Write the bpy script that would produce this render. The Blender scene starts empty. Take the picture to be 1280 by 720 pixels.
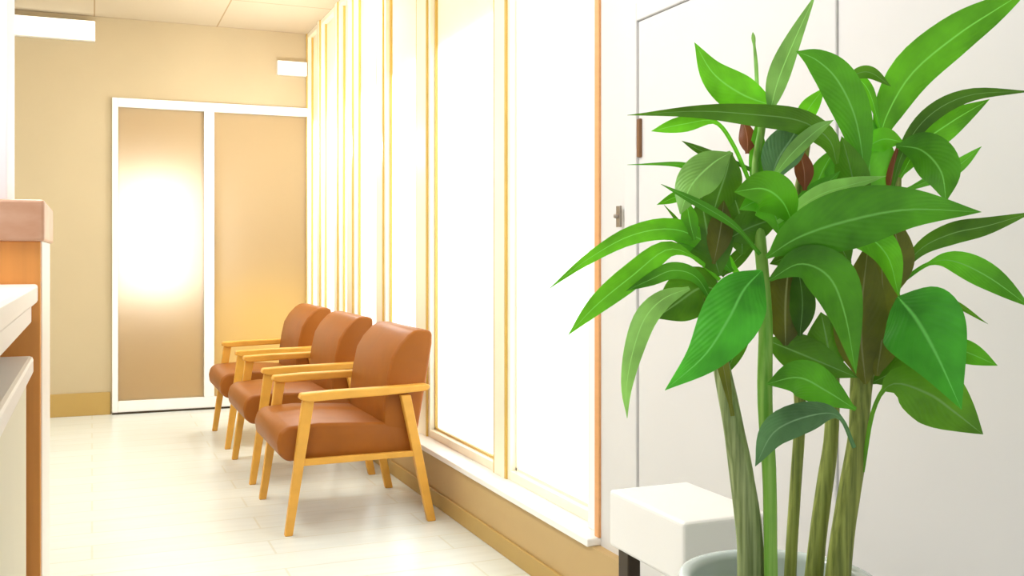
import bpy, bmesh, math, random
from mathutils import Vector, Matrix
random.seed(7)
scene = bpy.context.scene
C = scene.collection

# ------------------------------------------------------------------ camera
FOC = 1260.0                      # focal length in pixels of the 1280 wide frame
CAM = Vector((0, 0, 1.05)); TH = math.atan(525 / FOC)
FWD = Vector((math.sin(TH), math.cos(TH), 0)); RGT = Vector((math.cos(TH), -math.sin(TH), 0))
cd = bpy.data.cameras.new('camera'); cam = bpy.data.objects.new('camera', cd); C.objects.link(cam)
cam.location = CAM; cam.rotation_euler = (math.pi / 2, 0, -TH)
cd.sensor_width = 36; cd.lens = FOC / 1280 * 36
cd.shift_y = -40 / 1280; cd.clip_start = .02
scene.camera = cam
def at(px, py, d):
    return CAM + FWD * d + RGT * ((px - 640) / FOC * d) + Vector((0, 0, (320 - py) / FOC * d))

# ------------------------------------------------------------------ materials
def lin(c):
    return tuple(((v / 255) / 12.92 if v / 255 <= .04045 else ((v / 255 + .055) / 1.055) ** 2.4) for v in c) + (1,)
class NT:
    def __init__(s, name):
        s.m = bpy.data.materials.new(name); s.m.use_nodes = True
        s.t = s.m.node_tree; s.b = s.t.nodes['Principled BSDF']; s.out = s.t.nodes['Material Output']
    def n(s, typ, **k):
        x = s.t.nodes.new(typ)
        for a, v in k.items(): setattr(x, a, v)
        return x
    def l(s, a, b): s.t.links.new(a, b)
def mat(name, rgb, rough=.6, var=.06, scale=6, stretch=(1, 1, 1), bump=0, metal=0, coat=0, spec=.5, rgb2=None):
    k = NT(name)
    tc = k.n('ShaderNodeTexCoord'); mp = k.n('ShaderNodeMapping'); mp.inputs['Scale'].default_value = stretch
    nz = k.n('ShaderNodeTexNoise'); nz.inputs['Scale'].default_value = scale; nz.inputs['Detail'].default_value = 5
    k.l(tc.outputs['Object'], mp.inputs['Vector']); k.l(mp.outputs['Vector'], nz.inputs['Vector'])
    cr = k.n('ShaderNodeValToRGB'); c = lin(rgb)
    c2 = lin(rgb2) if rgb2 else tuple(min(1, v * (1 + var)) for v in c[:3]) + (1,)
    c1 = c if rgb2 else tuple(v * (1 - var) for v in c[:3]) + (1,)
    cr.color_ramp.elements[0].color = c1; cr.color_ramp.elements[1].color = c2
    cr.color_ramp.elements[0].position = .3; cr.color_ramp.elements[1].position = .7
    k.l(nz.outputs['Fac'], cr.inputs['Fac']); k.l(cr.outputs['Color'], k.b.inputs['Base Color'])
    k.b.inputs['Roughness'].default_value = rough; k.b.inputs['Metallic'].default_value = metal
    k.b.inputs['Coat Weight'].default_value = coat; k.b.inputs['Specular IOR Level'].default_value = spec
    if bump:
        bp = k.n('ShaderNodeBump'); bp.inputs['Strength'].default_value = bump; bp.inputs['Distance'].default_value = .01
        k.l(nz.outputs['Fac'], bp.inputs['Height']); k.l(bp.outputs['Normal'], k.b.inputs['Normal'])
    return k.m
def frosted(name, trans, diff, mixd=.3, gloss=.06, rough=.3):
    k = NT(name)
    tr = k.n('ShaderNodeBsdfTranslucent'); tr.inputs['Color'].default_value = lin(trans)
    df = k.n('ShaderNodeBsdfDiffuse'); df.inputs['Color'].default_value = lin(diff)
    nz = k.n('ShaderNodeTexNoise'); nz.inputs['Scale'].default_value = 40
    bp = k.n('ShaderNodeBump'); bp.inputs['Strength'].default_value = .05
    k.l(nz.outputs['Fac'], bp.inputs['Height']); k.l(bp.outputs['Normal'], df.inputs['Normal'])
    m1 = k.n('ShaderNodeMixShader'); m1.inputs[0].default_value = mixd
    k.l(tr.outputs[0], m1.inputs[1]); k.l(df.outputs[0], m1.inputs[2])
    gl = k.n('ShaderNodeBsdfGlossy'); gl.inputs['Roughness'].default_value = rough
    m2 = k.n('ShaderNodeMixShader'); m2.inputs[0].default_value = gloss
    k.l(m1.outputs[0], m2.inputs[1]); k.l(gl.outputs[0], m2.inputs[2]); k.l(m2.outputs[0], k.out.inputs['Surface'])
    return k.m
def emissive(name, rgb, st):
    k = NT(name); k.b.inputs['Base Color'].default_value = lin(rgb)
    k.b.inputs['Emission Color'].default_value = lin(rgb); k.b.inputs['Emission Strength'].default_value = st
    return k.m
def leafmat(name, rgb, back=None):
    k = NT(name); c = lin(rgb)
    uv = k.n('ShaderNodeUVMap'); sx = k.n('ShaderNodeSeparateXYZ'); k.l(uv.outputs[0], sx.inputs[0])
    a = k.n('ShaderNodeMath', operation='SUBTRACT'); a.inputs[1].default_value = .5; k.l(sx.outputs['X'], a.inputs[0])
    ab = k.n('ShaderNodeMath', operation='ABSOLUTE'); k.l(a.outputs[0], ab.inputs[0])
    rib = k.n('ShaderNodeValToRGB'); e = rib.color_ramp.elements
    e[0].position = .008; e[0].color = (1, 1, 1, 1); e[1].position = .032; e[1].color = (0, 0, 0, 1)
    k.l(ab.outputs[0], rib.inputs['Fac'])
    # side veins run slanting off the midrib
    v1 = k.n('ShaderNodeMath', operation='MULTIPLY'); v1.inputs[1].default_value = .66; k.l(ab.outputs[0], v1.inputs[0])
    v2 = k.n('ShaderNodeMath', operation='SUBTRACT'); k.l(sx.outputs['Y'], v2.inputs[0]); k.l(v1.outputs[0], v2.inputs[1])
    v3 = k.n('ShaderNodeMath', operation='MULTIPLY'); v3.inputs[1].default_value = 90; k.l(v2.outputs[0], v3.inputs[0])
    v4 = k.n('ShaderNodeMath', operation='SINE'); k.l(v3.outputs[0], v4.inputs[0])
    nz = k.n('ShaderNodeTexNoise'); nz.inputs['Scale'].default_value = 14; nz.inputs['Detail'].default_value = 3
    cr = k.n('ShaderNodeValToRGB')
    cr.color_ramp.elements[0].color = tuple(v * .62 for v in c[:3]) + (1,); cr.color_ramp.elements[0].position = .3
    cr.color_ramp.elements[1].color = tuple(min(1, v * 1.3) for v in c[:3]) + (1,); cr.color_ramp.elements[1].position = .7
    tcn = k.n('ShaderNodeTexCoord'); k.l(tcn.outputs['Object'], nz.inputs['Vector'])
    k.l(nz.outputs['Fac'], cr.inputs['Fac'])
    mx = k.n('ShaderNodeMix', data_type='RGBA'); k.l(rib.outputs['Color'], mx.inputs['Factor'])
    k.l(cr.outputs['Color'], mx.inputs['A'])
    oi = k.n('ShaderNodeObjectInfo'); mr = k.n('ShaderNodeMapRange'); mr.inputs['To Min'].default_value = .92; mr.inputs['To Max'].default_value = 1.5
    k.l(oi.outputs['Random'], mr.inputs['Value'])
    hs = k.n('ShaderNodeHueSaturation'); k.l(mr.outputs[0], hs.inputs['Value']); k.l(cr.outputs['Color'], hs.inputs['Color']); k.l(hs.outputs[0], mx.inputs['A'])
    mx.inputs['B'].default_value = tuple(min(1, v * 1.5 + .09) for v in c[:3]) + (1,)
    k.l(mx.outputs['Result'], k.b.inputs['Base Color'])
    k.b.inputs['Roughness'].default_value = .42; k.b.inputs['Specular IOR Level'].default_value = .4
    bp = k.n('ShaderNodeBump'); bp.inputs['Strength'].default_value = .12; bp.inputs['Distance'].default_value = .004
    k.l(v4.outputs[0], bp.inputs['Height']); k.l(bp.outputs['Normal'], k.b.inputs['Normal'])
    tr = k.n('ShaderNodeBsdfTranslucent'); k.l(mx.outputs['Result'], tr.inputs['Color'])
    ms = k.n('ShaderNodeMixShader'); ms.inputs[0].default_value = .3
    k.l(k.b.outputs[0], ms.inputs[1]); k.l(tr.outputs[0], ms.inputs[2]); k.l(ms.outputs[0], k.out.inputs['Surface'])
    return k.m
def gridmat(name, rgb, seam, step, x0, y0, rough=.8):
    """ceiling tiles: thin seams on a square grid"""
    k = NT(name); tc = k.n('ShaderNodeTexCoord'); sp = k.n('ShaderNodeSeparateXYZ'); k.l(tc.outputs['Object'], sp.inputs[0])
    outs = []
    for ax, o in (('X', x0), ('Y', y0)):
        s = k.n('ShaderNodeMath', operation='SUBTRACT'); s.inputs[1].default_value = o; k.l(sp.outputs[ax], s.inputs[0])
        d = k.n('ShaderNodeMath', operation='DIVIDE'); d.inputs[1].default_value = step; k.l(s.outputs[0], d.inputs[0])
        f = k.n('ShaderNodeMath', operation='FLOORED_MODULO'); f.inputs[1].default_value = 1; k.l(d.outputs[0], f.inputs[0])
        g = k.n('ShaderNodeMath', operation='LESS_THAN'); g.inputs[1].default_value = .012; k.l(f.outputs[0], g.inputs[0])
        outs.append(g)
    mxm = k.n('ShaderNodeMath', operation='MAXIMUM'); k.l(outs[0].outputs[0], mxm.inputs[0]); k.l(outs[1].outputs[0], mxm.inputs[1])
    mx = k.n('ShaderNodeMix', data_type='RGBA'); k.l(mxm.outputs[0], mx.inputs['Factor'])
    mx.inputs['A'].default_value = lin(rgb); mx.inputs['B'].default_value = lin(seam)
    k.l(mx.outputs['Result'], k.b.inputs['Base Color']); k.b.inputs['Roughness'].default_value = rough
    return k.m
def floormat():
    k = NT('cream vinyl plank floor')
    tc = k.n('ShaderNodeTexCoord'); br = k.n('ShaderNodeTexBrick')
    br.inputs['Color1'].default_value = lin((238, 242, 238)); br.inputs['Color2'].default_value = lin((235, 239, 233))
    br.inputs['Mortar'].default_value = lin((228, 228, 214)); br.inputs['Mortar Size'].default_value = .004
    br.inputs['Scale'].default_value = 1; br.inputs['Brick Width'].default_value = 1.2; br.inputs['Row Height'].default_value = .18
    k.l(tc.outputs['Object'], br.inputs['Vector'])
    mp = k.n('ShaderNodeMapping'); mp.inputs['Scale'].default_value = (1.5, 14, 1); k.l(tc.outputs['Object'], mp.inputs['Vector'])
    nz = k.n('ShaderNodeTexNoise'); nz.inputs['Scale'].default_value = 2; nz.inputs['Detail'].default_value = 6; k.l(mp.outputs[0], nz.inputs['Vector'])
    mx = k.n('ShaderNodeMix', data_type='RGBA', blend_type='MULTIPLY'); mx.inputs['Factor'].default_value = .16
    k.l(br.outputs['Color'], mx.inputs['A']); k.l(nz.outputs['Fac'], mx.inputs['B'])
    k.l(mx.outputs['Result'], k.b.inputs['Base Color'])
    k.b.inputs['Roughness'].default_value = .28; k.b.inputs['Specular IOR Level'].default_value = .5
    return k.m

M = dict(
    floor=floormat(),
    ceil=gridmat('ceiling tile', (208, 192, 164), (178, 150, 112), .78, .79, .16),
    back=mat('tan wall paint', (198, 179, 144), .75, .02, 3),
    side=mat('warm white wall paint', (222, 219, 217), .6, .015, 3),
    knee=mat('beige knee wall', (196, 164, 112), .6, .02, 4),
    base=mat('olive tan vinyl baseboard', (186, 152, 84), .5, .03, 6),
    white=mat('white painted metal', (253, 250, 246), .4, .01, 5),
    sill=mat('white sill', (252, 248, 242), .35, .01, 5),
    gold=mat('pale gold window frame', (216, 180, 88), .35, .05, 8),
    cream=mat('cream mullion cover', (252, 242, 218), .4, .03, 8),
    apricot=mat('apricot wood strip', (226, 164, 108), .5, .04, 10, (1, 1, 6)),
    pane=frosted('frosted window glass', (250, 253, 253), (240, 242, 242), .3),
    transom=frosted('cream roller blind behind glass', (250, 226, 190), (248, 232, 208), .4),
    doorglass=frosted('frosted door glass', (250, 244, 234), (222, 198, 152), .30, .01, .7),
    vinyl=mat('caramel vinyl upholstery', (152, 86, 18), .45, .07, 9, bump=.05, spec=.3),
    wood=mat('honey oak', (226, 166, 68), .42, .06, 4, (3, 6, 5), spec=.45),
    counterwood=mat('orange wood panel', (226, 152, 74), .45, .08, 3, (10, 10, .6)),
    stone=mat('pink brown marbled counter top', (190, 138, 104), .35, .1, 7, (1, 1, 2), rgb2=(214, 172, 146)),
    offwhite=mat('off white laminate', (246, 238, 230), .35, .012, 4),
    panel=mat('pale beige cabinet front', (226, 216, 190), .5, .02, 3),
    pillar=mat('cool white pillar paint', (240, 240, 246), .6, .01, 3),
    pot=mat('pale blue grey ceramic', (206, 218, 216), .25, .02, 5, coat=.3),
    soil=mat('dark damp soil', (54, 62, 38), .95, .5, 60, bump=.8),
    dark=mat('dark brown metal', (58, 44, 26), .5, .1, 8),
    brownmetal=mat('brown door pull', (128, 88, 52), .4, .1, 8),
    steel=mat('brushed steel', (170, 160, 150), .3, .05, 12, metal=.8),
    lamp=emissive('lit diffuser', (255, 252, 244), 1.0),
    sign=emissive('white sign face', (255, 253, 246), .8),
    stemgreen=mat('green stem', (104, 170, 44), .5, .25, 12, (10, 10, .35), rgb2=(164, 206, 100)),
    stemgrey=mat('grey green cane', (96, 116, 56), .6, .3, 11, (14, 14, .4), rgb2=(176, 190, 130), bump=.3),
    stemolive=mat('olive cane', (86, 100, 30), .6, .3, 11, (14, 14, .4), rgb2=(172, 182, 90), bump=.3),
    L_bright=leafmat('bright green leaf', (104, 192, 30)),
    L_mid=leafmat('mid green leaf', (88, 166, 34)),
    L_dark=leafmat('dark olive green leaf', (82, 134, 26)),
    L_pale=leafmat('pale green leaf', (140, 198, 96)),
    L_grey=leafmat('dull grey green leaf', (92, 138, 88)),
    L_emer=leafmat('emerald leaf', (74, 176, 48)),
    L_olive=leafmat('olive brown sheath', (104, 108, 30)),
    L_brown=leafmat('dry brown leaf sheath', (134, 74, 40)),
    corr=mat('corridor wall', (235, 205, 160), .8, .02, 3),
    corrfloor=mat('corridor amber floor', (222, 160, 50), .6, .03, 3),
    ground=mat('pale paving', (225, 222, 212), .9, .05, 2),
)

# ------------------------------------------------------------------ mesh helpers
def link(name, bm, m, parent=None, smooth=False, bevel=0, seg=2, structure=False, origin=None):
    me = bpy.data.meshes.new(name)
    bmesh.ops.recalc_face_normals(bm, faces=bm.faces)
    if bevel:
        bmesh.ops.bevel(bm, geom=[e for e in bm.edges if e.is_manifold and e.calc_face_angle(0) > .5], offset=bevel,
                        segments=seg, profile=.5, affect='EDGES', clamp_overlap=True)
    if origin is not None: bmesh.ops.translate(bm, verts=bm.verts, vec=-Vector(origin))
    bm.to_mesh(me); bm.free(); me.materials.append(m)
    if smooth:
        for p in me.polygons: p.use_smooth = True
    o = bpy.data.objects.new(name, me); C.objects.link(o)
    if origin is not None: o.location = origin
    if parent is not None: o.parent = parent
    if structure: o['kind'] = 'structure'
    return o
def addbox(bm, a, b):
    a, b = Vector(a), Vector(b)
    r = bmesh.ops.create_cube(bm, size=1)
    for v in r['verts']:
        v.co = Vector(((a.x + b.x) / 2 + v.co.x * (b.x - a.x), (a.y + b.y) / 2 + v.co.y * (b.y - a.y), (a.z + b.z) / 2 + v.co.z * (b.z - a.z)))
    return bm
def box(name, a, b, m, parent=None, **k):
    return link(name, addbox(bmesh.new(), a, b), m, parent, **k)
def boxes(name, lst, m, parent=None, **k):
    bm = bmesh.new()
    for a, b in lst: addbox(bm, a, b)
    return link(name, bm, m, parent, **k)
def prism_bm(prof, y0, y1):
    bm = bmesh.new(); n = len(prof)
    a = [bm.verts.new((x, y0, z)) for x, z in prof]; b = [bm.verts.new((x, y1, z)) for x, z in prof]
    bm.faces.new(a); bm.faces.new(b[::-1])
    for i in range(n): bm.faces.new((a[i], b[i], b[(i + 1) % n], a[(i + 1) % n]))
    return bm
def bar_bm(p0, p1, w0, w1, t0, t1):
    """tapered rectangular bar from p0 to p1; w along x, t along y"""
    bm = bmesh.new(); r = []
    for p, w, t in ((p0, w0, t0), (p1, w1, t1)):
        r.append([bm.verts.new((p[0] + sx * w / 2, p[1] + sy * t / 2, p[2])) for sx, sy in ((-1, -1), (1, -1), (1, 1), (-1, 1))])
    bm.faces.new(r[0]); bm.faces.new(r[1][::-1])
    for i in range(4): bm.faces.new((r[0][i], r[1][i], r[1][(i + 1) % 4], r[0][(i + 1) % 4]))
    return bm
def lathe_bm(prof, n=64, closed=False):
    bm = bmesh.new(); rings = []
    for r, z in prof:
        rings.append([bm.verts.new((r * math.cos(2 * math.pi * i / n), r * math.sin(2 * math.pi * i / n), z)) for i in range(n)])
    for k in range(len(rings) - 1):
        for i in range(n): bm.faces.new((rings[k][i], rings[k][(i + 1) % n], rings[k + 1][(i + 1) % n], rings[k + 1][i]))
    bm.faces.new(rings[0]); bm.faces.new(rings[-1])
    return bm
def catmull(pts, n):
    P = [pts[0] * 2 - pts[1]] + list(pts) + [pts[-1] * 2 - pts[-2]]
    out = []; m = len(pts) - 1
    for i in range(n + 1):
        u = i / n * m; k = min(int(u), m - 1); t = u - k
        p0, p1, p2, p3 = P[k:k + 4]
        out.append(.5 * ((2 * p1) + (p2 - p0) * t + (2 * p0 - 5 * p1 + 4 * p2 - p3) * t * t + (3 * p1 - p0 - 3 * p2 + p3) * t ** 3))
    return out
def thing(name, label, cat, loc=(0, 0, 0), group=None):
    o = bpy.data.objects.new(name, None); C.objects.link(o); o.location = loc
    o['label'] = label; o['category'] = cat
    if group: o['group'] = group
    return o
def tag(o, label, cat, group=None):
    o['label'] = label; o['category'] = cat
    if group: o['group'] = group
    return o

# ------------------------------------------------------------------ room shell
YB = 7.2; H = 2.63; XG = 1.45; XL = -2.3; YN = -1.4
box('floor', (XL, YN, -.1), (1.62, YB + .1, 0), M['floor'], structure=True)
box('ceiling', (XL, YN, H), (1.62, YB + .1, H + .1), M['ceil'], structure=True)
# back wall with the doorway opening
DX0, DX1, DZ = .123, 1.452, 2.10
boxes('wall_back', [((XL, YB, 0), (DX0, YB + .1, H)), ((DX1, YB, 0), (1.62, YB + .1, H)), ((DX0, YB, DZ), (DX1, YB + .1, H))], M['back'], structure=True)
box('wall_left', (XL - .1, YN, 0), (XL, YB + .1, H), M['side'], structure=True)
box('baseboard_back', (XL, YB - .012, 0), (DX0 - .01, YB, .15), M['base'], structure=True, bevel=.003)
# low wall under the windows, with its ledge
YS = 2.615
box('wall_right_low', (1.34, YS, 0), (1.60, YB, .205), M['knee'], structure=True)
box('baseboard_right', (1.328, 2.20, 0), (1.34, YB, .065), M['base'], structure=True, bevel=.003)
box('trim_ledge', (1.325, YS, .205), (1.60, YB, .228), M['sill'], structure=True, bevel=.004)
# solid right wall near the camera, with a sliding door set in
PY0, PY1, PZ = 1.60, 2.386, 1.685
boxes('wall_right', [((1.37, YN, 0), (1.62, PY0, H)), ((1.37, PY1, 0), (1.62, YS, H)), ((1.37, PY0, PZ), (1.62, PY1, H)), ((1.42, PY0, 0), (1.62, PY1, PZ))], M['side'], structure=True)
box('wall_right_base', (1.34, 2.45, 0), (1.37, YS, .205), M['knee'], structure=True)
d2 = box('door_2', (1.364, PY0 + .0015, .01), (1.418, PY1 - .0015, PZ - .0015), M['side'], structure=True, bevel=.003)
box('door_pull', (1.354, PY1 - .022, 1.315), (1.366, PY1 - .006, 1.42), M['brownmetal'], d2, bevel=.004)
tr1 = boxes('trim_1', [((1.357, PY1, 0), (1.372, PY1 + .066, PZ + .05)), ((1.357, PY0, PZ), (1.372, PY1, PZ + .05))], M['side'], structure=True, bevel=.003)
# post where windows end
box('trim_2', (1.385, 2.64, .228), (1.50, 2.73, H), M['white'], structure=True, bevel=.004)
box('trim_3', (1.362, YS - .002, .228), (1.40, 2.64, H), M['apricot'], structure=True, bevel=.002)

# ------------------------------------------------------------------ windows
edges = [(2.73, 3.45), (3.55, 4.40), (4.54, 5.15), (5.26, 5.82), (5.93, 6.21), (6.27, 6.74), (6.80, 7.19)]
TZ = 1.99
for i, (a, b) in enumerate(edges):
    fw = .035; x0, x1 = 1.415, 1.485
    w = boxes('window_%d' % (i + 1), [((x0, a, .228), (x1, a + fw, H)), ((x0, b - fw, .228), (x1, b, H)), ((x0, a + fw, .228), (x1, b - fw, .262)), ((x0, a + fw, H - .03), (x1, b - fw, H))],
              M['cream'], structure=True, bevel=.003)
    boxes('edge_bead', [((x0 - .008, a - .001, .228), (x0 + .004, a + .012, H)), ((x0 - .008, b - .012, .228), (x0 + .004, b + .001, H))] if i else [((x0 - .008, b - .012, .228), (x0 + .004, b + .001, H))], M['gold'], w)
    boxes('pane_bead', [((XG - .012, a + fw - .001, .262), (XG, a + fw + .010, H)), ((XG - .012, b - fw - .010, .262), (XG, b - fw + .001, H)), ((XG - .012, a + fw, .262), (XG, b - fw, .272))], M['gold' if i else 'cream'], w)
    box('pane', (XG, a + fw, .262), (XG + .008, b - fw, H - .03), M['pane'], w)
    if i: box('roller_blind', (XG + .03, a + fw, TZ), (XG + .033, b - fw, H - .03), M['transom'], w)
for i in range(len(edges) - 1):
    y0, y1 = edges[i][1], edges[i + 1][0]
    box('trim_%d' % (i + 4), (1.405, y0, .228), (1.49, y1, H), M['cream'], structure=True, bevel=.003)
for i in range(1): pass

# ------------------------------------------------------------------ door at the end (white frame, two frosted panels)
y0, y1 = YB - .03, YB + .05
door = boxes('door_1', [((DX0, y0, 0), (DX0 + .036, y1, DZ)), ((DX1 - .04, y0, 0), (DX1, y1, DZ)), ((DX0 + .036, y0, DZ - .06), (DX1 - .04, y1, DZ)),
                        ((.708, y0, .085), (.775, y1, DZ - .06)), ((DX0 + .036, y0, .012), (DX1 - .04, y1, .085))], M['white'], structure=True, bevel=.003)
box('pane', (DX0 + .036, YB, .085), (.708, YB + .01, DZ - .06), M['doorglass'], door)
box('pane', (.775, YB, .085), (DX1 - .04, YB + .01, DZ - .06), M['doorglass'], door)
box('threshold', (DX0, y0 - .005, 0), (DX1, y1, .012), M['dark'], door)
# unseen box behind the door, added to keep world light off the glass
boxes('wall_corridor', [((-.6, 9.2, 0), (2.2, 9.3, H)), ((-.7, YB + .1, 0), (-.6, 9.3, H)), ((2.2, YB + .1, 0), (2.3, 9.3, H))], M['corr'], structure=True)
box('floor_corridor', (-.7, YB + .1, -.1), (2.3, 9.3, 0), M['corrfloor'], structure=True)  # gold floor added to tint the light behind the door glass
box('ceiling_corridor', (-.7, YB + .1, H), (2.3, 9.3, H + .1), M['corr'], structure=True)
box('wall_corridor_side', (1.62, YB, 0), (2.3, YB + .1, H), M['corr'], structure=True)

# ------------------------------------------------------------------ fixtures
lt = thing('wall_light', 'long white fluorescent light box under the ceiling on the back wall', 'light', (-.5, YB, 2.46))
box('housing', (-.62, -.05, 0), (.52, 0, .13), M['white'], lt, bevel=.004)
box('diffuser', (-.615, -.062, .004), (.516, -.05, .126), M['lamp'], lt, bevel=.004)
sg = thing('sign_box', 'small blank white sign box high on the back wall above the door', 'sign', (1.305, YB, 2.325))
box('housing', (-.104, -.04, 0), (.104, 0, .10), M['white'], sg, bevel=.004)
box('face', (-.098, -.045, .005), (.098, -.04, .095), M['sign'], sg, bevel=.002)
la = box('latch', (1.350, 2.463, 1.13), (1.357, 2.487, 1.19), M['steel'], tr1, bevel=.002)
box('latch_knob', (1.338, 2.469, 1.155), (1.352, 2.481, 1.167), M['steel'], la, bevel=.004, seg=3)

# ------------------------------------------------------------------ armchairs
def make_chair(label):
    t = thing('armchair', label, 'armchair', (.95, 4.125, 0), 'armchairs in a row under the windows')
    seatp = [(-.302, .300), (-.308, .345), (-.298, .385), (-.27, .405), (-.15, .412), (.0, .405), (.13, .395), (.20, .38), (.215, .27), (-.27, .272)]
    link('seat', prism_bm(seatp, -.288, .288), M['vinyl'], t, smooth=True, bevel=.014, seg=3)
    backp = [(.205, .738), (.168, .70), (.138, .65), (.120, .57), (.108, .48), (.106, .39), (.14, .30), (.20, .262), (.226, .27), (.25, .38), (.278, .54), (.305, .70), (.306, .745), (.285, .757), (.235, .757)]
    link('backrest', prism_bm(backp, -.288, .288), M['vinyl'], t, smooth=True, bevel=.012, seg=3)
    for s in (-1, 1):
        y = s * .31
        link('leg', bar_bm((-.27, y, 0), (-.196, y, .506), .030, .044, .026, .034), M['wood'], t, bevel=.004)
        link('leg', bar_bm((.292, y, 0), (.184, y, .506), .034, .040, .026, .034), M['wood'], t, bevel=.004)
        arm = [(-.232, .512), (-.225, .532), (-.10, .538), (.10, .541), (.272, .546), (.282, .535), (.27, .520), (.10, .510), (-.05, .506), (-.20, .500)]
        link('armrest', prism_bm(arm, y - .027, y + .027), M['wood'], t, bevel=.006, seg=2)
        ra = [(-.215, .258), (.222, .262), (.222, .284), (-.215, .284)]
        link('seat_rail', prism_bm(ra, y - .014 - s * .004, y + .008 - s * .004), M['wood'], t, bevel=.003)
    link('cross_rail', bar_bm((.19, -.3, .268), (.19, .3, .268), .02, .02, .02, .02), M['wood'], t) if False else None
    box('cross_rail', (-.20, -.297, .256), (-.17, .297, .274), M['wood'], t, bevel=.003)
    return t
proto = make_chair('nearest of the three caramel armchairs, its whole near side in view')
labs = ['middle caramel armchair standing between the nearest one and the one by the far door', 'caramel armchair farthest along the row, beside the frosted glass door']
for k, lab in enumerate(labs):
    r = proto.copy(); C.objects.link(r); r.location = (.95, 4.125 + .92 * (k + 1), 0); r['label'] = lab
    for ch in list(proto.children):
        c = ch.copy(); C.objects.link(c); c.parent = r

# ------------------------------------------------------------------ reception counter at the left
ct = thing('reception_counter', 'tall wooden reception counter with a pinkish marbled top at the left edge', 'counter', (-.45, 2.5, 0))
def rel(o, a): return tuple(Vector(a) - Vector(o))
def pbox(name, a, b, m, par, **k): return box(name, rel(par.location, a), rel(par.location, b), m, par, **k)
pbox('end_panel', (-1.2, 2.50, 0), (-.107, 2.53, 1.083), M['counterwood'], ct, bevel=.002)
pbox('side_panel', (-.125, 2.53, 0), (-.105, 3.0, 1.083), M['offwhite'], ct)
pbox('countertop', (-1.2, 2.485, 1.083), (-.098, 3.02, 1.176), M['stone'], ct, bevel=.006)
pbox('panel_joint', (-.205, 2.4985, .85), (-.2035, 2.5002, 1.083), M['dark'], ct)
dk = thing('desk_worktop', 'off-white lower worktop with stepped edge in front of the wooden counter', 'worktop', (-.45, 1.9, .89))
pbox('top_slab', (-1.2, .9, .945), (-.112, 2.498, .987), M['offwhite'], dk, bevel=.006)
pbox('edge_apron', (-1.2, .9, .900), (-.125, 2.498, .945), M['offwhite'], dk, bevel=.004)
cb = thing('low_cabinet', 'pale beige cabinet with a white top ledge under the off-white worktop', 'cabinet', (-.45, 1.9, 0))
pbox('top_ledge', (-1.2, .9, .79), (-.118, 2.44, .832), M['offwhite'], cb, bevel=.008)
pbox('body', (-1.18, .92, 0), (-.132, 2.43, .79), M['panel'], cb, bevel=.003)
pl = box('pillar', (-.9, 2.56, 1.176), (-.178, 2.80, H), M['pillar'], structure=False, bevel=.004)
pl.name = 'wall_counter'; pl['kind'] = 'structure'

# ------------------------------------------------------------------ white side table behind the pot
st = thing('side_table', 'low bright white side table with dark legs behind the plant pot', 'table', (1.09, 1.59, 0))
pbox('tabletop', (.948, 1.50, .475), (1.13, 1.775, .587), M['white'], st, bevel=.008, seg=3)
for x, y in ((.972, 1.53), (.972, 1.735), (1.106, 1.53), (1.106, 1.735)):
    pbox('leg', (x - .014, y - .02, 0), (x + .014, y + .02, .475), M['dark'], st, bevel=.003)

# ------------------------------------------------------------------ the plant
PC = Vector((.905, 1.185, 0))
plant = thing('potted_plant', 'tall leafy green plant in a round pale blue grey pot at the right', 'plant', PC)
ZR = .593
link('pot', lathe_bm([(.098, 0), (.104, .01), (.118, .2), (.132, .45), (.139, .56), (.141, ZR - .012), (.138, ZR - .002), (.132, ZR), (.124, ZR - .003), (.120, ZR - .012), (.118, ZR - .09)], 72), M['pot'], plant, smooth=True)
bm = lathe_bm([(.116, ZR - .10), (.117, ZR - .062), (.08, ZR - .052), (.03, ZR - .048)], 40)
for v in bm.verts: v.co.z += random.uniform(-.004, .004)
link('soil', bm, M['soil'], plant, smooth=True)
D = 1.45
def stem(pts, m, d0):
    """pts: (px, py, width px, depth offset)"""
    P = [at(x, y, d0 + dd) for x, y, w, dd in pts]; W = [Vector((w / 2 / FOC * (d0 + dd), 0, 0)) for x, y, w, dd in pts]
    N = 26; cp = catmull(P, N); cw = catmull(W, N); bm = bmesh.new(); rings = []; ns = 14
    for i, p in enumerate(cp):
        tg = (cp[min(i + 1, N)] - cp[max(i - 1, 0)]).normalized()
        a = tg.cross(FWD).normalized(); b = tg.cross(a); r = max(cw[i].x, .001)
        rings.append([bm.verts.new(p + (a * math.cos(2 * math.pi * k / ns) + b * math.sin(2 * math.pi * k / ns)) * r * (1 + .04 * math.sin(3 * k + i))) for k in range(ns)])
    for i in range(N):
        for k in range(ns): bm.faces.new((rings[i][k], rings[i][(k + 1) % ns], rings[i + 1][(k + 1) % ns], rings[i + 1][k]))
    bm.faces.new(rings[0]); bm.faces.new(rings[-1])
    bmesh.ops.translate(bm, verts=bm.verts, vec=-PC)
    return link('stem', bm, m, plant, smooth=True)
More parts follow.
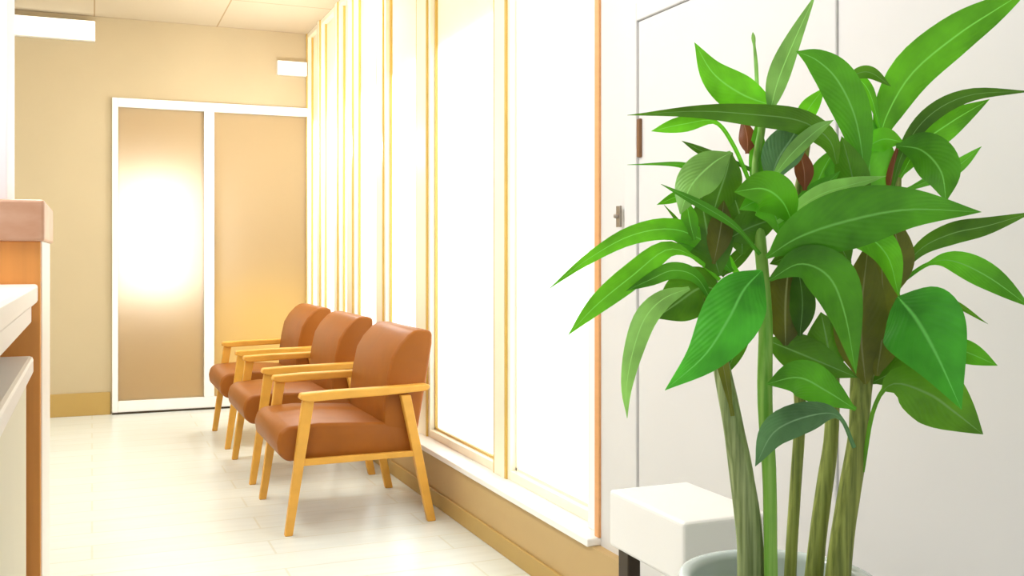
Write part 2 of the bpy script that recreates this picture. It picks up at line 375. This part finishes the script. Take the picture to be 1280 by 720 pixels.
S = [None,
     stem([(938, 790, 34, -.02), (938, 690, 34, -.02), (928, 600, 30, -.02), (914, 520, 25, -.02), (897, 430, 20, 0), (888, 350, 18, .02), (885, 280, 16, .02), (900, 240, 8, .02)], M['stemgrey'], D),
     stem([(965, 790, 16, -.04), (963, 690, 17, -.04), (962, 600, 17, -.04), (956, 500, 19, -.04), (957, 400, 17, -.03), (950, 300, 15, -.02), (944, 220, 13, 0), (955, 140, 9, 0)], M['stemgreen'], D),
     stem([(985, 780, 15, .06), (989, 690, 15, .06), (995, 600, 14, .06), (1000, 500, 15, .06), (992, 400, 18, .05), (985, 320, 16, .04), (1000, 230, 12, .02), (1012, 160, 8, .02)], M['stemolive'], D),
     stem([(1012, 780, 24, .03), (1020, 690, 22, .03), (1032, 600, 20, .03), (1040, 530, 18, .03), (1040, 430, 20, .03), (1050, 340, 20, .02), (1062, 260, 22, .01), (1072, 180, 12, 0)], M['stemolive'], D),
     stem([(1042, 785, 32, -.01), (1050, 690, 30, -.01), (1063, 610, 27, -.01), (1073, 540, 25, -.01), (1078, 470, 28, 0), (1090, 400, 38, .01), (1105, 320, 36, .01), (1115, 255, 22, .01), (1122, 205, 10, 0)], M['stemolive'], D)]
def leaf(si, pts, W, tone, tip=0., roll=0., pk=.45, pet=0., base=-.01, fold=.24, wave=.045):
    n = len(pts) - 1
    d = lambda t: D + base + (tip - base) * t
    P = [at(x, y, d(i / n)) for i, (x, y) in enumerate(pts)]
    N = 22; K = 6; cp = catmull(P, N); bm = bmesh.new(); uvl = bm.loops.layers.uv.new('UVMap'); rows = []
    p_ = math.log(.5) / math.log(pk); ph = random.uniform(0, 6)
    for i, p in enumerate(cp):
        t = i / N
        tg = (cp[min(i + 1, N)] - cp[max(i - 1, 0)]).normalized()
        vd = (p - CAM).normalized()
        a = tg.cross(vd).normalized(); nn = a.cross(tg).normalized()
        if nn.dot(vd) > 0: nn = -nn
        ro = math.radians(roll); a2 = a * math.cos(ro) + nn * math.sin(ro); n2 = nn * math.cos(ro) - a * math.sin(ro)
        pp = 1.07 * W / FOC * d(t) / 2; pmin = min(2.6, W / 2) / FOC * d(t)
        if t < pet: w = pmin
        else:
            s = (t - pet) / (1 - pet) if pet < 1 else 1
            w = max(pp * math.sin(math.pi * min(1, max(0, s)) ** p_) ** 1.0, pmin * (1 - s) ** .5 if s < .97 else .0002)
        w /= max(.35, math.cos(ro)); row = []
        for k in range(K + 1):
            u = k / K * 2 - 1
            lift = -fold * abs(u) ** 1.3 * w + wave * w * 2 * math.sin(9 * t + ph + (2 if u > 0 else 0)) * abs(u)
            row.append((bm.verts.new(p + a2 * (u * w) + n2 * lift), k / K, t))
        rows.append(row)
    for i in range(N):
        for k in range(K):
            q = (rows[i][k], rows[i][k + 1], rows[i + 1][k + 1], rows[i + 1][k])
            f = bm.faces.new([v[0] for v in q])
            for lp, v in zip(f.loops, q): lp[uvl].uv = (v[1], v[2])
    bmesh.ops.translate(bm, verts=bm.verts, vec=-PC)
    o = link('leaf', bm, M['L_' + tone], S[si], smooth=True)
    if tone == 'brown': o['label'] = 'dry brown leaf'
    if tone == 'grey': o['label'] = 'dull grey green leaf'
    return o
# upper left
leaf(2, [(966, 132), (928, 118), (892, 92), (868, 53)], 44, 'bright', -.03, 10, .38)
leaf(2, [(940, 235), (917, 182), (893, 152), (855, 155), (814, 164)], 19, 'bright', -.06, 0, .55, .42)
leaf(4, [(1046, 205), (1036, 174), (1000, 151), (940, 143), (870, 139), (784, 144)], 30, 'dark', -.08, 15, .4, 0, -.03)
leaf(2, [(938, 212), (903, 196), (880, 190), (852, 176)], 10, 'dark', -.02, 0, .5, .3)
leaf(2, [(905, 216), (868, 210), (840, 205), (784, 206)], 9, 'mid', -.05, 0, .3)
leaf(1, [(914, 190), (890, 205), (864, 232), (850, 268)], 46, 'pale', -.07, 12, .5, 0, -.04)
leaf(1, [(914, 190), (908, 215), (898, 245), (890, 272)], 46, 'dark', -.03, -10, .5, 0, -.02)
leaf(2, [(950, 318), (920, 284), (880, 258), (826, 230)], 11, 'mid', -.08, 0, .6, 0, -.04)
leaf(1, [(860, 240), (845, 246), (821, 256)], 13, 'bright', -.04)
leaf(1, [(856, 300), (848, 278), (830, 256)], 5, 'dark', -.02)
leaf(2, [(992, 282), (978, 252), (954, 236), (918, 240)], 50, 'bright', -.09, 10, .5, 0, -.06)
leaf(2, [(975, 296), (968, 268), (948, 252), (924, 262)], 34, 'mid', -.07, 0, .5, 0, -.05)
leaf(2, [(962, 142), (973, 100), (994, 48), (1020, -8)], 25, 'pale', -.02, 25, .42)
leaf(2, [(947, 128), (945, 80), (941, 40)], 5, 'pale', .02, 0, .8, .5)
leaf(3, [(962, 228), (988, 194), (1020, 164), (1042, 150)], 18, 'pale', -.06, 20, .5, 0, -.05)
leaf(3, [(962, 232), (972, 200), (990, 172), (1010, 140)], 46, 'grey', -.02, 0, .5, 0, -.03)
leaf(3, [(998, 158), (1012, 134), (1031, 109)], 22, 'bright', .02)
leaf(2, [(945, 250), (948, 200), (946, 150)], 22, 'bright', .0, 0, .5)
leaf(2, [(934, 192), (934, 172), (928, 148)], 20, 'brown', .02, 0, .5)
leaf(3, [(1006, 238), (1005, 212), (998, 184)], 22, 'brown', .0, 0, .5)
leaf(4, [(1012, 258), (1026, 218), (1046, 182)], 26, 'mid', .02, 0, .5)
# upper right
leaf(4, [(1082, 220), (1070, 150), (1048, 102), (1022, 76), (995, 64)], 46, 'mid', -.06, 10, .42, 0, -.02)
leaf(4, [(1085, 262), (1086, 210), (1082, 140)], 64, 'mid', .0, 0, .5)
leaf(4, [(1068, 270), (1066, 225), (1052, 170)], 40, 'dark', -.03, 0, .5)
leaf(5, [(1098, 188), (1108, 146), (1140, 92), (1195, 45), (1245, 12), (1290, -16)], 50, 'bright', -.04, 12, .5, 0, .0)
leaf(4, [(1100, 160), (1085, 112), (1062, 92), (1052, 97)], 14, 'bright', .01)
leaf(4, [(1056, 98), (1085, 90), (1114, 108)], 15, 'dark', -.03)
leaf(5, [(1112, 250), (1128, 192), (1160, 146), (1212, 119), (1290, 114)], 20, 'dark', -.06, 0, .55)
leaf(5, [(1125, 222), (1150, 182), (1190, 152), (1237, 124)], 36, 'bright', .0, 0, .5)
leaf(5, [(1115, 245), (1160, 226), (1195, 209), (1227, 183)], 17, 'mid', .03, 0, .6)
leaf(5, [(1120, 182), (1152, 188), (1176, 214), (1183, 252)], 50, 'mid', -.07, 15, .5, 0, -.03)
leaf(3, [(972, 278), (1020, 246), (1060, 232), (1108, 220)], 22, 'pale', -.05, 20, .45, 0, -.06)
leaf(5, [(1080, 186), (1104, 174), (1130, 178)], 28, 'bright', -.03)
leaf(5, [(1110, 240), (1116, 215), (1122, 180)], 13, 'brown', -.02)
# middle and right
leaf(3, [(958, 322), (1000, 296), (1060, 276), (1135, 262), (1227, 265)], 70, 'mid', -.17, 12, .5, 0, -.08)
leaf(3, [(1000, 302), (1070, 292), (1108, 318), (1124, 372)], 38, 'bright', -.10, 15, .5, 0, -.09)
leaf(5, [(1118, 352), (1150, 312), (1190, 292), (1235, 282), (1292, 265)], 26, 'dark', -.05, 0, .55)
leaf(5, [(1122, 356), (1158, 331), (1190, 326), (1235, 346), (1288, 384)], 32, 'mid', -.10, 0, .6, .2)
leaf(5, [(1122, 371), (1146, 400), (1172, 446), (1202, 512)], 96, 'emer', -.17, 8, .36, 0, -.10)
leaf(5, [(1140, 385), (1185, 377), (1235, 405)], 9, 'dark', -.08)
leaf(5, [(1170, 428), (1208, 440), (1247, 457)], 28, 'mid', -.06)
leaf(3, [(962, 350), (1000, 330), (1036, 346), (1056, 392), (1070, 468)], 56, 'mid', -.15, 10, .5, 0, -.08)
leaf(4, [(1040, 465), (1034, 428), (1026, 390)], 52, 'dark', .0)
leaf(3, [(958, 425), (1010, 446), (1072, 472)], 46, 'dark', -.02)
leaf(5, [(1070, 512), (1032, 488), (998, 472), (958, 480)], 46, 'mid', -.10, 0, .5, 0, -.03)
leaf(5, [(1078, 590), (1092, 512), (1116, 480), (1160, 492), (1192, 514), (1229, 543)], 70, 'dark', -.10, 0, .5, .3, -.02)
leaf(5, [(1090, 478), (1130, 462), (1170, 470)], 34, 'dark', -.03)
leaf(5, [(1068, 560), (1050, 522), (1020, 518), (970, 538), (944, 583)], 38, 'grey', -.14, 0, .55, .2, -.03)
# left
leaf(1, [(925, 345), (892, 310), (845, 287), (790, 294), (735, 324), (685, 362)], 26, 'bright', -.08, 0, .4, 0, .0)
leaf(1, [(915, 340), (890, 312), (860, 296), (820, 285)], 34, 'mid', -.03, 0, .45)
leaf(1, [(900, 350), (868, 322), (834, 312), (790, 345), (745, 382), (710, 419)], 30, 'bright', -.10, 0, .5, .2)
leaf(1, [(895, 388), (872, 348), (842, 338), (812, 350), (782, 364)], 20, 'mid', -.08, 0, .5)
leaf(1, [(900, 362), (875, 360), (845, 380), (820, 398)], 58, 'dark', -.03, 0, .45)
leaf(1, [(862, 360), (830, 373), (806, 398), (791, 440), (783, 485), (784, 523)], 27, 'pale', -.12, 10, .4, 0, -.06)
leaf(1, [(952, 338), (930, 362), (910, 400), (880, 445), (831, 488)], 70, 'emer', -.16, 8, .42, 0, -.06)
leaf(1, [(908, 395), (884, 428), (853, 470)], 30, 'dark', -.05)
leaf(1, [(900, 345), (886, 298), (876, 246)], 58, 'dark', -.02, 0, .5, 0, -.03)
leaf(1, [(868, 300), (862, 275), (858, 250)], 20, 'bright', -.03, 0, .5, 0, -.03)
leaf(1, [(892, 330), (900, 290), (905, 250)], 30, 'olive', -.03, 0, .5, 0, -.035)
leaf(2, [(928, 318), (926, 275), (914, 236)], 48, 'dark', -.01)
leaf(2, [(902, 345), (925, 320), (950, 298)], 17, 'dark', .02)
leaf(2, [(908, 300), (938, 284), (978, 270)], 40, 'dark', -.03, 0, .5, 0, -.02)
leaf(3, [(982, 432), (982, 375), (988, 312)], 56, 'olive', -.01, 0, .45, 0, -.02)
leaf(3, [(1000, 420), (1003, 375), (996, 325)], 30, 'dark', -.02, 0, .45, 0, -.03)
leaf(4, [(1042, 335), (1005, 316), (962, 330)], 34, 'dark', -.05, 0, .5, 0, -.04)
leaf(5, [(1082, 480), (1076, 400), (1086, 300)], 62, 'olive', -.03, 0, .45, 0, -.03)
leaf(5, [(1096, 470), (1104, 400), (1100, 290)], 46, 'olive', -.03, 0, .45, 0, -.035)
leaf(5, [(1118, 370), (1124, 320), (1112, 262)], 34, 'olive', -.03, 0, .5, 0, -.03)
leaf(4, [(1062, 330), (1040, 290), (1010, 280)], 36, 'dark', .0)
leaf(5, [(1112, 300), (1096, 268), (1072, 246)], 38, 'mid', -.03)
leaf(3, [(1000, 292), (1014, 250), (1050, 214)], 30, 'mid', -.02)
leaf(4, [(1060, 290), (1050, 230), (1058, 176)], 42, 'mid', .0)
leaf(1, [(905, 470), (925, 430), (940, 395)], 18, 'dark', .04)
leaf(1, [(916, 520), (900, 440), (880, 372)], 15, 'olive', -.03, 0, .5, 0, -.04)

# ------------------------------------------------------------------ outside ground
box('ground', (1.8, -6, -.3), (14, 14, -.2), M['ground'], structure=True)

# ------------------------------------------------------------------ light
w = bpy.data.worlds.new('world'); scene.world = w; w.use_nodes = True
bg = w.node_tree.nodes['Background']; bg.inputs[0].default_value = (.94, .98, 1, 1); bg.inputs[1].default_value = 1.0
def area(name, loc, rot, sx, sy, power, col=(1, 1, 1)):
    d = bpy.data.lights.new(name, 'AREA'); d.shape = 'RECTANGLE'; d.size = sx; d.size_y = sy; d.energy = power; d.color = col
    o = bpy.data.objects.new(name, d); C.objects.link(o); o.location = loc; o.rotation_euler = rot; return o
def point(name, loc, power, col, r=.1):
    d = bpy.data.lights.new(name, 'POINT'); d.energy = power; d.color = col; d.shadow_soft_size = r
    o = bpy.data.objects.new(name, d); C.objects.link(o); o.location = loc; return o
area('daylight', (4.5, 4.6, 2.2), (0, math.radians(90), 0), 4, 6, 800, (.97, 1, 1))
area('corridor_window_light', (.40, 7.40, 1.19), (-math.pi / 2, 0, 0), .48, .80, 7, (.95, .98, 1))  # area light added behind the left door pane for its white glow
area('corridor_amber_lamp', (1.12, 7.44, .48), (-math.pi / 2, 0, 0), .62, .75, 1.9, (1, .62, .0))  # unseen amber fill, added to turn the lower right pane gold
area('corridor_ceiling_lamp', (1.0, 8.2, 2.55), (0, 0, 0), 1.2, .4, 5, (1, .82, .55))  # unseen fill added to warm the upper door glass from behind
area('ceiling_tube_light', (-.2, 4.6, 2.6), (0, math.radians(-8), 0), .4, 2.6, 34, (.97, 1, .93))
area('ceiling_tube_light', (-1.5, 4.6, 2.6), (0, math.radians(-20), 0), .4, 2.6, 34, (.97, 1, .93))
area('corner_downlight', (.9, 5.3, 2.6), (math.radians(30), math.radians(-14), 0), .3, .3, 20, (1, .95, .85))  # added wash, brightens back wall towards the windows in place of haze
point('corner_lamp', (1.18, 6.35, 1.75), 23, (.93, .96, 1), 0)  # sizeless unseen point, added for the hazy glow by the window corner
area('reception_lamp', (-.35, 2.05, 2.5), (0, math.radians(-58), 0), .8, .8, 50, (.95, .97, 1))  # unseen fill from the left, added for right wall, plant and table

scene.view_settings.view_transform = 'Standard'
scene.view_settings.look = 'None'
scene.view_settings.exposure = -.12
